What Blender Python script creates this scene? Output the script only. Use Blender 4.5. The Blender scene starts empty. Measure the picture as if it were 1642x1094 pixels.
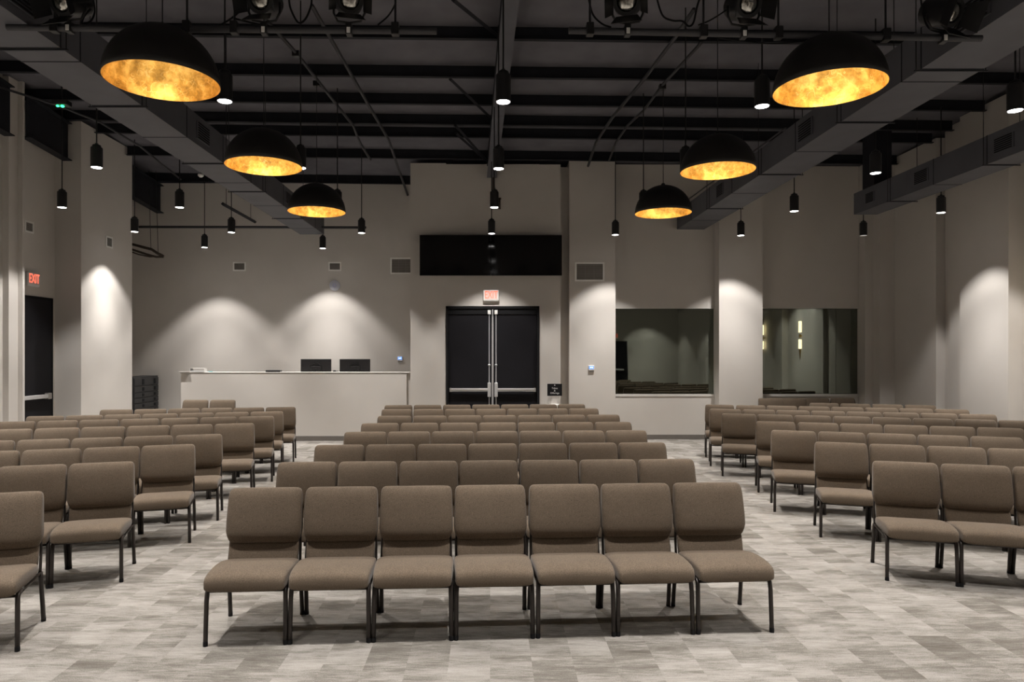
import bpy, bmesh, math, random
from mathutils import Vector, Matrix
random.seed(7)
SC = bpy.context.scene
COL = SC.collection
PI = math.pi
F, CX, CY, H = 1120.0, 786.0, 565.0, 1.87      # focal length in px, principal point, eye height

def P(px, py, Y):
    return Vector(((px-CX)*Y/F, Y, H-(py-CY)*Y/F))

# ------------------------------------------------------------------ materials
def principled(name, rgb, rough=.6, metal=0.0, spec=.5, emit=None, estr=0):
    m = bpy.data.materials.new(name); m.use_nodes = True
    b = m.node_tree.nodes['Principled BSDF']
    b.inputs['Base Color'].default_value = (*rgb, 1)
    b.inputs['Roughness'].default_value = rough
    b.inputs['Metallic'].default_value = metal
    b.inputs['Specular IOR Level'].default_value = spec
    if emit:
        b.inputs['Emission Color'].default_value = (*emit, 1)
        b.inputs['Emission Strength'].default_value = estr
    return m
def N(m, t, **kw):
    n = m.node_tree.nodes.new(t)
    for k, v in kw.items(): setattr(n, k, v)
    return n
def L(m, a, b): m.node_tree.links.new(a, b)
def bsdf(m): return m.node_tree.nodes['Principled BSDF']
def coords(m, scale=(1,1,1), obj=True):
    tc = N(m, 'ShaderNodeTexCoord'); mp = N(m, 'ShaderNodeMapping')
    mp.inputs['Scale'].default_value = scale
    L(m, tc.outputs['Object' if obj else 'Generated'], mp.inputs['Vector'])
    return mp.outputs['Vector']
def noise(m, vec, scale, detail=3, rough=.5):
    n = N(m, 'ShaderNodeTexNoise'); n.inputs['Scale'].default_value = scale
    n.inputs['Detail'].default_value = detail; n.inputs['Roughness'].default_value = rough
    L(m, vec, n.inputs['Vector']); return n.outputs['Fac']
def ramp(m, fac, stops):
    r = N(m, 'ShaderNodeValToRGB')
    while len(r.color_ramp.elements) < len(stops): r.color_ramp.elements.new(.5)
    for e, (p, c) in zip(r.color_ramp.elements, stops):
        e.position = p; e.color = (*c, 1)
    L(m, fac, r.inputs['Fac']); return r.outputs['Color']
def bump(m, h, strength=.2, dist=.002):
    b = N(m, 'ShaderNodeBump'); b.inputs['Strength'].default_value = strength
    b.inputs['Distance'].default_value = dist
    L(m, h, b.inputs['Height']); L(m, b.outputs['Normal'], bsdf(m).inputs['Normal'])
def mathn(m, op, a, b=None, c=None):
    n = N(m, 'ShaderNodeMath', operation=op)
    for i, v in enumerate((a, b, c)):
        if v is None: continue
        if isinstance(v, (int, float)): n.inputs[i].default_value = v
        else: L(m, v, n.inputs[i])
    return n.outputs[0]
def mixc(m, fac, a, b, mode='MIX'):
    n = N(m, 'ShaderNodeMix', data_type='RGBA', blend_type=mode)
    for i, v in ((0, fac), (6, a), (7, b)):
        if isinstance(v, (int, float)): n.inputs[i].default_value = v
        elif isinstance(v, tuple): n.inputs[i].default_value = (*v, 1)
        else: L(m, v, n.inputs[i])
    return n.outputs[2]

def varied(name, rgb, rough, amt=.06, scale=3, bscale=120, bstr=.1, metal=0, spec=.5):
    m = principled(name, rgb, rough, metal, spec)
    v = coords(m)
    lo = tuple(c*(1-amt) for c in rgb); hi = tuple(c*(1+amt) for c in rgb)
    L(m, ramp(m, noise(m, v, scale, 4), [(.3, lo), (.7, hi)]), bsdf(m).inputs['Base Color'])
    if bstr: bump(m, noise(m, v, bscale, 2), bstr, .001)
    return m

M = {}
M['wall'] = varied('wall_paint', (.60,.568,.53), .75, .03, 1.3, 180, .12, spec=.25)
M['counter'] = varied('counter_white', (.72,.70,.67), .4, .02, 4, 60, .02)
M['trim_white'] = varied('white_trim', (.66,.64,.60), .5, .02, 4, 60, .02)
M['base'] = varied('rubber_base', (.16,.145,.13), .6, .06, 6, 90, .05)
M['deck'] = varied('roof_deck_black', (.15,.148,.166), .9, .12, 2.2, 60, .4, spec=.1)
M['steel'] = varied('black_steel', (.017,.018,.023), .65, .15, 5, 80, .1, spec=.25)
M['duct'] = varied('duct_paint', (.10,.102,.116), .55, .1, 2.5, 40, .15, spec=.3)
M['black'] = varied('black_metal', (.012,.012,.013), .42, .1, 8, 120, .05)
M['blackmatte'] = varied('black_matte', (.01,.01,.011), .8, .1, 8, 120, .05, spec=.2)
M['door'] = varied('door_black', (.009,.0085,.011), .6, .1, 3, 160, .06, spec=.22)
M['leg'] = varied('leg_bronze', (.03,.024,.021), .38, .1, 30, 300, .03, metal=.3)
M['chrome'] = varied('brushed_steel', (.72,.72,.73), .4, .04, 20, 300, .03, metal=.55)
M['white_plastic'] = varied('white_plastic', (.86,.85,.82), .5, .02, 8, 60, .02)
M['grey_plastic'] = varied('grey_plastic', (.33,.31,.29), .5, .03, 8, 60, .02)
M['dome'] = varied('dome_black', (.014,.013,.012), .5, .2, 9, 200, .1, spec=.4)
M['brown_cable'] = varied('brown_cable', (.05,.035,.025), .7, .2, 20, 80, .2)
M['pipe'] = varied('pipe_grey', (.045,.045,.05), .55, .1, 9, 90, .05, metal=.2)
M['brass'] = varied('brass', (.6,.42,.16), .3, .05, 12, 90, .02, metal=1)
M['case'] = varied('black_case', (.018,.018,.019), .5, .15, 9, 150, .1)
M['lens'] = principled('spot_lens', (.5,.5,.5), .12, .9)
v_ = coords(M['lens']); L(M['lens'], ramp(M['lens'], noise(M['lens'], v_, 25, 2), [(.35,(.12,.11,.09)),(.6,(.8,.78,.72))]), bsdf(M['lens']).inputs['Base Color'])
M['paper'] = varied('paper_white', (.75,.76,.76), .5, .02, 20, 60, .02)
M['disc'] = varied('disc_grey', (.55,.56,.64), .6, .02, 20, 60, .02)
M['bluering'] = principled('pale_blue_ring', (.42,.46,.72), .5)
M['teal'] = varied('teal_plastic', (.04,.3,.33), .4, .05, 20, 60, .02)
M['red'] = principled('exit_red', (.8,.1,.06), .5, emit=(1,.14,.08), estr=1.8)
M['redface'] = principled('exit_face', (.75,.62,.58), .5)
M['blue'] = principled('thermostat_screen', (.1,.2,.6), .3, emit=(.12,.33,1), estr=1.0)
M['bluewhite'] = principled('thermostat_digits', (.8,.9,1), .3, emit=(.8,.9,1), estr=1.6)
M['green'] = principled('green_led', (.1,.8,.3), .3, emit=(.02,1,.22), estr=9)
M['lampface'] = principled('lamp_face', (1,1,1), .5, emit=(1,.96,.93), estr=14)
M['lampdim'] = principled('lamp_face_dim', (.6,.58,.55), .5, emit=(1,.95,.9), estr=.4)
M['warmbulb'] = principled('warm_bulb', (1,.8,.5), .5, emit=(1,.66,.28), estr=25)
M['tube'] = principled('sconce_tube', (1,.9,.7), .5, emit=(1,.80,.50), estr=7)
M['text'] = principled('white_lettering', (.85,.85,.85), .5)
M['display'] = principled('display_black', (.0035,.0035,.004), .09, 0, .35)
v_ = coords(M['display']); L(M['display'], ramp(M['display'], noise(M['display'], v_, 2.0, 1), [(.3,(.003,.003,.0035)),(.7,(.004,.004,.0045))]), bsdf(M['display']).inputs['Base Color'])
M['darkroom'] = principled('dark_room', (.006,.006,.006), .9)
M['monitor'] = varied('monitor_back', (.018,.017,.018), .35, .1, 9, 120, .05)

def fabric():
    m = principled('brown_fabric', (.13,.097,.07), .95, 0, .15)
    v = coords(m)
    w1 = noise(m, coords(m, (1, 1, 3)), 170, 3); w2 = noise(m, v, 9, 3)
    c1 = ramp(m, w1, [(.3, (.046,.034,.023)), (.68, (.182,.139,.10))])
    c = mixc(m, .25, c1, ramp(m, w2, [(.35, (.08,.06,.043)), (.65, (.114,.087,.063))]))
    L(m, c, bsdf(m).inputs['Base Color'])
    bsdf(m).inputs['Sheen Weight'].default_value = .12
    bsdf(m).inputs['Sheen Roughness'].default_value = .5
    bump(m, w1, .35, .0012)
    return m
M['fabric'] = fabric()

def carpet():
    m = principled('plank_carpet', (.4,.38,.35), .97, 0, .05)
    tc = N(m, 'ShaderNodeTexCoord'); sep = N(m, 'ShaderNodeSeparateXYZ')
    L(m, tc.outputs['Object'], sep.inputs[0])
    x, y = sep.outputs[0], sep.outputs[1]
    def plank(w, l, seed):
        col = mathn(m, 'FLOOR', mathn(m, 'DIVIDE', x, w))
        off = N(m, 'ShaderNodeTexWhiteNoise', noise_dimensions='1D')
        L(m, mathn(m, 'ADD', col, seed), off.inputs['W'])
        row = mathn(m, 'FLOOR', mathn(m, 'ADD', mathn(m, 'DIVIDE', y, l), mathn(m, 'MULTIPLY', off.outputs['Value'], 5)))
        cb = N(m, 'ShaderNodeCombineXYZ'); L(m, col, cb.inputs[0]); L(m, row, cb.inputs[1]); cb.inputs[2].default_value = seed
        wn = N(m, 'ShaderNodeTexWhiteNoise', noise_dimensions='3D'); L(m, cb.outputs[0], wn.inputs['Vector'])
        return wn.outputs['Value'], wn.outputs['Color']
    r1, rc = plank(.25, 1.0, 3.0)
    # streaky print: shifted per plank so that the pattern breaks at plank edges
    add = N(m, 'ShaderNodeVectorMath', operation='MULTIPLY_ADD')
    L(m, rc, add.inputs[0]); add.inputs[1].default_value = (7, 7, 7)
    mp = N(m, 'ShaderNodeMapping'); mp.inputs['Scale'].default_value = (1.0, 4.4, 1)
    L(m, tc.outputs['Object'], mp.inputs['Vector']); L(m, mp.outputs[0], add.inputs[2])
    big = noise(m, tc.outputs['Object'], .8, 3, .6)
    streak = noise(m, add.outputs[0], 1.35, 10, .76)
    fine_v = N(m, 'ShaderNodeMapping'); fine_v.inputs['Scale'].default_value = (7, 75, 1); L(m, tc.outputs['Object'], fine_v.inputs['Vector'])
    fine = noise(m, fine_v.outputs[0], 1.0, 3, .6)
    grain = noise(m, tc.outputs['Object'], 170, 2, .6)
    r2, _ = plank(.5, .5, 11.0)
    t = mathn(m, 'ADD', mathn(m, 'ADD', mathn(m, 'MULTIPLY', r1, .13), mathn(m, 'MULTIPLY', r2, .04)), mathn(m, 'MULTIPLY', streak, 1.36))
    t = mathn(m, 'ADD', t, mathn(m, 'MULTIPLY', big, .35))
    t = mathn(m, 'ADD', t, mathn(m, 'MULTIPLY', fine, .40))
    t = mathn(m, 'ADD', t, mathn(m, 'MULTIPLY', grain, .55))
    t = mathn(m, 'DIVIDE', t, 2.6)
    c = ramp(m, t, [(.39, (.085,.076,.065)), (.47, (.125,.114,.099)), (.515, (.16,.148,.131)), (.56, (.235,.22,.20)), (.65, (.315,.298,.274))])
    L(m, c, bsdf(m).inputs['Base Color'])
    bump(m, grain, .5, .004)
    return m
M['carpet'] = carpet()

def gold():
    m = principled('gold_leaf', (.9,.55,.12), .38, .75)
    v = coords(m)
    n1 = noise(m, v, 7, 8, .68)
    vo = N(m, 'ShaderNodeTexVoronoi', feature='DISTANCE_TO_EDGE'); vo.inputs['Scale'].default_value = 9
    nz = N(m, 'ShaderNodeTexNoise'); nz.inputs['Scale'].default_value = 6; L(m, v, nz.inputs['Vector'])
    mv = mixc(m, .35, v, nz.outputs['Color']); L(m, mv, vo.inputs['Vector'])
    base = ramp(m, n1, [(.34, (.30,.17,.045)), (.48, (.62,.37,.09)), (.62, (.92,.62,.20))])
    crack = ramp(m, vo.outputs['Distance'], [(0.0, (1,1,1)), (.02, (0,0,0))])
    cr = N(m, 'ShaderNodeRGBToBW'); L(m, crack, cr.inputs[0])
    L(m, mixc(m, mathn(m, 'MULTIPLY', cr.outputs[0], .6), base, (1.0,.80,.38)), bsdf(m).inputs['Base Color'])
    L(m, ramp(m, noise(m, v, 9, 3), [(.3, (.3,.3,.3)), (.7, (.55,.55,.55))]), bsdf(m).inputs['Roughness'])
    bump(m, n1, .25, .01)
    return m
M['gold'] = gold()

def pane_mat():
    m = bpy.data.materials.new('dark_glass'); m.use_nodes = True
    nt = m.node_tree; nt.nodes.clear()
    out = nt.nodes.new('ShaderNodeOutputMaterial'); mix = nt.nodes.new('ShaderNodeMixShader')
    tr = nt.nodes.new('ShaderNodeBsdfTransparent'); tr.inputs[0].default_value = (.35,.38,.33,1)
    gl = nt.nodes.new('ShaderNodeBsdfGlossy'); gl.inputs[0].default_value = (.86,.93,.82,1); gl.inputs[1].default_value = .015
    fr = nt.nodes.new('ShaderNodeFresnel'); fr.inputs[0].default_value = 1.5
    ad = nt.nodes.new('ShaderNodeMath'); ad.operation = 'MULTIPLY_ADD'; ad.inputs[1].default_value = 1.3; ad.inputs[2].default_value = .17
    nt.links.new(fr.outputs[0], ad.inputs[0]); nt.links.new(ad.outputs[0], mix.inputs[0])
    nt.links.new(tr.outputs[0], mix.inputs[1]); nt.links.new(gl.outputs[0], mix.inputs[2])
    tc = nt.nodes.new('ShaderNodeTexCoord'); no = nt.nodes.new('ShaderNodeTexNoise'); no.inputs['Scale'].default_value = .9; no.inputs['Detail'].default_value = 0
    bp = nt.nodes.new('ShaderNodeBump'); bp.inputs['Strength'].default_value = .05; bp.inputs['Distance'].default_value = .02
    nt.links.new(tc.outputs['Object'], no.inputs['Vector']); nt.links.new(no.outputs['Fac'], bp.inputs['Height']); nt.links.new(bp.outputs[0], gl.inputs['Normal'])
    nt.links.new(mix.outputs[0], out.inputs[0])
    return m
M['pane'] = pane_mat()

# ------------------------------------------------------------------ mesh builder
class MB:
    def __init__(s): s.bm = bmesh.new()
    def box(s, x0, x1, y0, y1, z0, z1):
        vs = [s.bm.verts.new(c) for c in ((x0,y0,z0),(x1,y0,z0),(x1,y1,z0),(x0,y1,z0),(x0,y0,z1),(x1,y0,z1),(x1,y1,z1),(x0,y1,z1))]
        for f in ((3,2,1,0),(4,5,6,7),(0,1,5,4),(1,2,6,5),(2,3,7,6),(3,0,4,7)):
            s.bm.faces.new([vs[i] for i in f])
        return s
    def rbox(s, x0, x1, y0, y1, z0, z1, r=.01, seg=2):
        b = bmesh.new(); t = MB(); t.bm = b; t.box(x0,x1,y0,y1,z0,z1)
        bmesh.ops.bevel(b, geom=list(b.edges), offset=r, segments=seg, affect='EDGES', profile=.5)
        me = bpy.data.meshes.new('tmp'); b.to_mesh(me); b.free(); s.bm.from_mesh(me); bpy.data.meshes.remove(me)
        return s
    def ring(s, pts): return [s.bm.verts.new(p) for p in pts]
    def skin(s, rings, cap=True, closed=False):
        n = len(rings[0])
        pairs = list(zip(rings[:-1], rings[1:])) + ([(rings[-1], rings[0])] if closed else [])
        for a, b in pairs:
            for i in range(n):
                j = (i+1) % n
                s.bm.faces.new((a[i], a[j], b[j], b[i]))
        if cap and not closed:
            s.bm.faces.new(list(reversed(rings[0]))); s.bm.faces.new(rings[-1])
        return s
    def tube(s, pts, r, n=8, rs=None):
        pts = [Vector(p) for p in pts]; rings = []
        t0 = (pts[1]-pts[0]).normalized()
        up = Vector((0,0,1)) if abs(t0.z) < .9 else Vector((0,1,0))
        u = t0.cross(up).normalized()
        for i, p in enumerate(pts):
            if i == 0: t = pts[1]-pts[0]
            elif i == len(pts)-1: t = pts[-1]-pts[-2]
            else: t = (pts[i+1]-p).normalized()+(p-pts[i-1]).normalized()
            t.normalize(); u = (u - t*u.dot(t)).normalized(); w = t.cross(u)
            rr = rs[i] if rs else r
            rings.append(s.ring([p+(u*math.cos(2*PI*k/n)+w*math.sin(2*PI*k/n))*rr for k in range(n)]))
        return s.skin(rings)
    def lathe(s, prof, c=(0,0,0), n=24, cap=True):
        c = Vector(c)
        rings = [s.ring([c+Vector((r*math.cos(2*PI*k/n), r*math.sin(2*PI*k/n), z)) for k in range(n)]) for r, z in prof]
        return s.skin(rings, cap)
    def build(s, name, mat, parent=None, off=None, smooth=False, angle=None):
        bm = s.bm
        if off is not None: bmesh.ops.translate(bm, verts=bm.verts, vec=-Vector(off))
        bmesh.ops.recalc_face_normals(bm, faces=bm.faces)
        me = bpy.data.meshes.new(name); bm.to_mesh(me); bm.free()
        me.materials.append(mat)
        if smooth:
            for p in me.polygons: p.use_smooth = True
            if angle: 
                try: me.set_sharp_from_angle(angle=angle)
                except Exception: pass
        o = bpy.data.objects.new(name, me); COL.objects.link(o)
        if parent: o.parent = parent
        elif off is not None: o.location = off
        return o
def tag(o, label=None, cat=None, group=None, kind=None):
    if label: o['label'] = label
    if cat: o['category'] = cat
    if group: o['group'] = group
    if kind: o['kind'] = kind
    return o
def thing(name, label, cat, loc=(0,0,0), rotz=0, group=None):
    o = bpy.data.objects.new(name, None); COL.objects.link(o); o.location = loc; o.rotation_euler = (0,0,rotz)
    o.empty_display_size = .1
    return tag(o, label, cat, group)
def dup(root, loc=None, rotz=None, label=None, group=None):
    r = root.copy(); COL.objects.link(r)
    if loc is not None: r.location = loc
    if rotz is not None: r.rotation_euler = (0,0,rotz)
    if label: r['label'] = label
    if group: r['group'] = group
    for ch in [c for c in root.children]:
        c = ch.copy(); COL.objects.link(c); c.parent = r
        for g in ch.children:
            d = g.copy(); COL.objects.link(d); d.parent = c
    return r
def struct(name, mb, mat, parent=None, smooth=False):
    o = mb.build(name, mat, parent, smooth=smooth)
    if not parent: o['kind'] = 'structure'
    return o
def superring(cx, cy, hx, hy, n=28, e=4.0):
    out = []
    for k in range(n):
        a = 2*PI*(k+.5)/n; c, s_ = math.cos(a), math.sin(a)
        out.append((cx+hx*math.copysign(abs(c)**(2/e), c), cy+hy*math.copysign(abs(s_)**(2/e), s_)))
    return out
def text_mesh(name, txt, size, mat, parent, loc, rot=(PI/2,0,0), depth=.002, sx=1.0, bold=0):
    cu = bpy.data.curves.new(name, 'FONT'); cu.body = txt; cu.size = size; cu.align_x = 'CENTER'; cu.align_y = 'CENTER'
    cu.extrude = depth; cu.offset = bold; cu.resolution_u = 3
    t = bpy.data.objects.new(name+'_curve', cu); COL.objects.link(t)
    bpy.context.view_layer.update()
    me = bpy.data.meshes.new_from_object(t.evaluated_get(bpy.context.evaluated_depsgraph_get()))
    bpy.data.objects.remove(t); bpy.data.curves.remove(cu)
    me.name = name; me.materials.clear(); me.materials.append(mat)
    me.transform(Matrix.Diagonal((sx,1,1,1)))
    o = bpy.data.objects.new(name, me); COL.objects.link(o); o.parent = parent; o.location = loc; o.rotation_euler = rot
    return o

# roof: 1:12 slope down towards the back
def zp(Y, X=0): return 7.027-.083*Y-.012*X          # underside of the purlins
def zd(Y, X=0): return zp(Y, X)+.2                  # roof deck

# ------------------------------------------------------------------ room shell
BACK = 14.72; COLY = 14.70; WINY = 15.0; BOOTH = 16.5; REAR = -3.0
struct('floor', MB().box(-9.5,9.5,REAR-.2,17,-.12,0), M['carpet'])
d = MB()
a = d.ring([(-9.5,REAR-.2,zd(REAR,-9.5)),(9.5,REAR-.2,zd(REAR,9.5)),(9.5,REAR-.2,zd(REAR,9.5)+.1),(-9.5,REAR-.2,zd(REAR,-9.5)+.1)])
b = d.ring([(-9.5,17,zd(17,-9.5)),(9.5,17,zd(17,9.5)),(9.5,17,zd(17,9.5)+.1),(-9.5,17,zd(17,-9.5)+.1)])
d.skin([a,b]); struct('ceiling', d, M['deck'])

def walltop(Y): return zd(Y)+.02
def wbox(m, x0, x1, y0, y1, z0=0, z1=None):
    m.box(x0,x1,y0,y1,z0, min(zd(y0,x0),zd(y1,x1),zd(y0,x1),zd(y1,x0))-.004 if z1 is None else z1)
# centre wall round the double doors (opening left for the doors)
DX0, DX1, DZ = -.933, 1.038, 2.842
m = MB()
wbox(m, -1.682, DX0, BACK, 16.6); wbox(m, DX1, 1.485, BACK, 16.6)
wbox(m, DX0, DX1, BACK, 16.6, DZ)
m.box(DX0, DX1, BACK+.12, BACK+.3, 0, DZ)
wbox(m, 1.485, 1.667, BACK+.2, 16.6)
struct('wall_back', m, M['wall'])
m = MB(); wbox(m, 1.667, 2.638, COLY, 15.3); struct('wall_column_centre', m, M['wall'])
m = MB(); wbox(m, 4.817, 5.735, COLY, 15.3); struct('wall_column_right', m, M['wall'])
# wall that carries the two windows
ZW0, ZW1 = .973, 2.8075
m = MB()
for x0, x1 in ((2.638,4.817),(5.735,7.915)):
    m.box(x0, x1, WINY, WINY+.2, 0, ZW0); wbox(m, x0, x1, WINY, WINY+.2, ZW1)
wbox(m, 7.915, 8.086, 14.75, 15.3); wbox(m, 8.086, 8.9, 14.5, 15.3)
struct('wall_windows', m, M['wall'])
# dark room beyond the windows
m = MB()
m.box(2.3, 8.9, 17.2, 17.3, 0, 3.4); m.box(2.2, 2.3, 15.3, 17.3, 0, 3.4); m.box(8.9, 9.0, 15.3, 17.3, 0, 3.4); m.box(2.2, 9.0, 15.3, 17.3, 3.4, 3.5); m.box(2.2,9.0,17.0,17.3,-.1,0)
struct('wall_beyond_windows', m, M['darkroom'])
for i, (x0, x1) in enumerate(((2.64,4.815),(5.737,7.913))):
    w = MB()
    w.box(x0, x1, WINY-.012, WINY+.1, ZW0-.05, ZW0); w.box(x0, x1, WINY-.004, WINY+.1, ZW1, ZW1+.02)
    w = struct('window_%d' % (i+1), w, M['trim_white'])
    MB().box(x0, x1, WINY+.055, WINY+.067, ZW0, ZW1).build('pane', M['pane'], w)
# right side: pilasters and wall
XI = 8.4
m = MB()
wbox(m, XI, 9.2, 13.16, 14.5)
wbox(m, XI+.17, 9.2, 12.49, 13.16)
wbox(m, XI+.10, XI+.17, 12.49, 12.93)
wbox(m, XI, 9.2, 11.32, 12.49)
wbox(m, 8.9, 9.2, REAR, 11.32)
for yy in (3.2, 6.2, 9.0):
    wbox(m, 8.72, 8.9, yy-.25, yy+.25)
struct('wall_right', m, M['wall'])
# left side
m = MB()
wbox(m, -9.2, -7.49, 12.79, 14.61)
wbox(m, -9.2, -8.6, 14.61, 16.5)
wbox(m, -9.2, -7.97, 11.6, 12.79)
wbox(m, -7.97, -7.73, 11.55, 11.6)
wbox(m, -9.2, -7.81, 11.33, 11.6)
wbox(m, -9.2, -7.91, 11.25, 11.33)
wbox(m, -9.2, -8.05, REAR, 11.25)
struct('wall_left', m, M['wall'])
m = MB(); wbox(m, -9.2, -1.682, BOOTH, 16.6); struct('wall_booth_back', m, M['wall'])
m = MB(); wbox(m, -9.2, 9.2, REAR-.2, REAR); struct('wall_rear', m, M['wall'])
# half wall in front of the sound booth
m = MB()
m.box(-6.53, -1.765, 14.75, 14.87, 0, 1.43); m.box(-1.765, -1.684, 14.80, 14.87, 0, 1.43)
struct('wall_booth_front', m, M['wall'])
tag(MB().rbox(-6.55, -1.69, 14.738, 14.92, 1.432, 1.452, .003).build('counter_ledge', M['counter'], off=(-4.1,14.8,1.432)),
    'thin white ledge capping the long half wall of the sound booth', 'ledge')
# base boards
def baseboard(name, x0, x1, y, axis='x'):
    if axis == 'x': struct(name, MB().box(x0, x1, y-.012, y, 0, .10), M['base'])
    else: struct(name, MB().box(y-.012, y, x0, x1, 0, .10), M['base'])
baseboard('baseboard_booth', -6.53, -1.765, 14.75)
baseboard('baseboard_windows', 2.638, 4.8, WINY)
baseboard('baseboard_windows_far', 5.74, 7.9, WINY)
baseboard('baseboard_column', 1.667, 2.638, COLY)
baseboard('baseboard_column_right', 4.817, 5.735, COLY)
baseboard('baseboard_door_left', -1.68, DX0-.06, BACK)
baseboard('baseboard_door_right', DX1+.06, 1.485, BACK)
baseboard('baseboard_right', 11.33, 12.49, XI, 'y')
baseboard('baseboard_left', 12.8, 14.6, -7.478, 'y')

# ------------------------------------------------------------------ doors
def push_bar(x0, x1, y, z, latch, parent):
    b = MB().rbox(x0, x1, y-.06, y-.025, z-.034, z+.034, .006).build('push_bar', M['chrome'], parent)
    t = (x0+x1)/2 + (.0 if latch > 0 else .0)
    MB().rbox(min(x0,x1), max(x0,x1), y-.064, y-.058, z-.014, z+.014, .002).build('bar_stripe', M['grey_plastic'], b)
    lx = x1 if latch > 0 else x0
    MB().rbox(lx-.035, lx+.035, y-.075, y-.002, z-.15, z+.155, .014).build('latch_case', M['chrome'], b)
    ex = x0 if latch > 0 else x1
    MB().rbox(ex-.02, ex+.02, y-.062, y-.002, z-.04, z+.04, .005).build('bar_end', M['grey_plastic'], b)
    return b
dr = MB()
dr.box(DX0, DX0+.05, BACK-.015, BACK+.1, 0, DZ); dr.box(DX1-.05, DX1, BACK-.015, BACK+.1, 0, DZ); dr.box(DX0, DX1, BACK-.015, BACK+.1, DZ-.05, DZ)
door1 = struct('door_1', dr, M['blackmatte'])
MB().box(DX0+.05, DX1-.05, BACK+.01, BACK+.05, DZ-.17, DZ-.05).build('header_panel', M['blackmatte'], door1)
mid = .052
for s in (-1, 1):
    x0, x1 = (DX0+.055, mid-.02) if s < 0 else (mid+.02, DX1-.055)
    leaf = MB().box(x0, x1, BACK+.03, BACK+.075, .01, DZ-.175).build('door_leaf', M['door'], door1)
    rx = mid + s*.072
    MB().tube([(rx, BACK+.0, .06), (rx, BACK+.0, DZ-.09)], .011, 8).build('vertical_rod', M['chrome'], leaf, smooth=True, angle=.7)
    MB().rbox(rx-.032, rx+.032, BACK-.03, BACK+.03, DZ-.175, DZ-.085, .006).build('top_latch', M['white_plastic'], leaf)
    MB().lathe([(.02,-.02),(.028,0),(.02,.02)], (rx, BACK-.0, 1.60), 12).build('rod_guide', M['chrome'], leaf, smooth=True)
    if s < 0: push_bar(DX0+.10, rx, BACK+.02, 1.076, 1, leaf)
    else: push_bar(rx, DX1-.10, BACK+.02, 1.076, -1, leaf)
MB().box(mid-.011, mid+.011, BACK-.005, BACK+.03, .01, DZ-.07).build('centre_strip', M['chrome'], door1)

# left wall exit door (in the plane X = -7.97, facing +X)
dm = MB()
XL = -7.97; dy0, dy1 = 11.66, 12.72; dz = 2.85
dm.box(XL-.02, XL+.012, dy0-.05, dy0, 0, dz); dm.box(XL-.02, XL+.012, dy1-.05, dy1, 0, dz); dm.box(XL-.02, XL+.012, dy0-.05, dy1, dz-.05, dz)
door2 = struct('door_2', dm, M['blackmatte'])
lf = MB().box(XL-.01, XL+.006, dy0, dy1-.05, .01, dz-.05).build('door_leaf', M['door'], door2)
pb = MB().rbox(XL+.03, XL+.075, dy0+.1, dy1-.22, 1.05, 1.12, .008).build('push_bar', M['chrome'], lf)
MB().rbox(XL+.005, XL+.08, dy1-.24, dy1-.14, 1.03, 1.14, .008).build('latch_case', M['grey_plastic'], pb)
# door in the rear wall, seen mirrored in the glass
rm = MB(); rm.box(5.3, 6.5, REAR, REAR+.03, 0, 2.4)
door3 = struct('door_3', rm, M['door'])
MB().rbox(5.4, 6.3, REAR+.05, REAR+.09, 1.02, 1.09, .008).build('push_bar', M['chrome'], door3)

# ------------------------------------------------------------------ exit signs
def exit_sign(loc, rotz, label, w=.33, h=.24):
    t = thing('exit_sign', label, 'exit sign', loc, rotz, 'lit exit signs')
    MB().rbox(-w/2, w/2, -.07, 0, -h/2, h/2, .022, 3).build('housing', M['white_plastic'], t, smooth=True, angle=.6)
    MB().rbox(-w/2+.03, w/2-.03, -.073, -.068, -h/2+.035, h/2-.02, .002).build('face', M['redface'], t)
    text_mesh('lettering', 'EXIT', .225, M['red'], t, (0,-.0745,.008), sx=.60, bold=.001)
    return t
exit_sign((P(787.5,473.5,BACK).x, BACK, P(0,474.5,BACK).z), 0, 'lit red exit sign on the wall above the black double doors')
exit_sign((XL, 12.1, 3.13), PI/2, 'lit red exit sign above the single black door on the left wall')
exit_sign((5.9, REAR, 2.65), PI, 'lit red exit sign on the rear wall, seen mirrored in the window')

# ------------------------------------------------------------------ wall display, sign, thermostats, vents
x0, x1 = P(673,0,14.55).x, P(901,0,14.55).x; z0, z1 = P(0,442,14.55).z, P(0,377,14.55).z
t = thing('wall_display', 'wide black flat display mounted above the double doors', 'display', ((x0+x1)/2, 14.72, z0))
for s in (-1, 1):
    a0, a1 = (x0, (x0+x1)/2-.002) if s < 0 else ((x0+x1)/2+.002, x1)
    MB().rbox(a0, a1, 14.55, 14.60, z0, z1, .004).build('screen', M['display'], t, off=((x0+x1)/2, 14.72, z0))
MB().box(x0+.2, x1-.2, 14.60, 14.72, z0+.12, z1-.12).build('mount', M['blackmatte'], t, off=((x0+x1)/2, 14.72, z0))

sx, sy = P(889.5,0,14.5).x, 14.5
t = thing('offering_sign', 'small square black sign with white lettering right of the double doors', 'sign', (sx, sy, P(0,635,sy).z))
MB().rbox(-.153,.153,0,.02,0,.25,.003).build('panel', M['blackmatte'], t)
MB().box(-.03,.03,.02,.215,.08,.16).build('bracket', M['blackmatte'], t)
text_mesh('lettering', 'Tithes\n&\nOfferings', .050, M['text'], t, (.0,-.003,.107), depth=.0006)
MB().lathe([(.001,-.002),(.011,-.002),(.011,.002),(.001,.002)], (0,0,0), 10).build('emblem', M['text'], t).matrix_local = Matrix.Translation((0,-.002,.222)) @ Matrix.Rotation(PI/2,4,'X')
bx = P(887,0,14.55).x
t = thing('offering_box', 'white drop box on the wall under the small black sign', 'box', (bx, 14.6, .45))
MB().rbox(-.125,.125,-.07,.12,0,.30,.01).build('body', M['white_plastic'], t)
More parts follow.
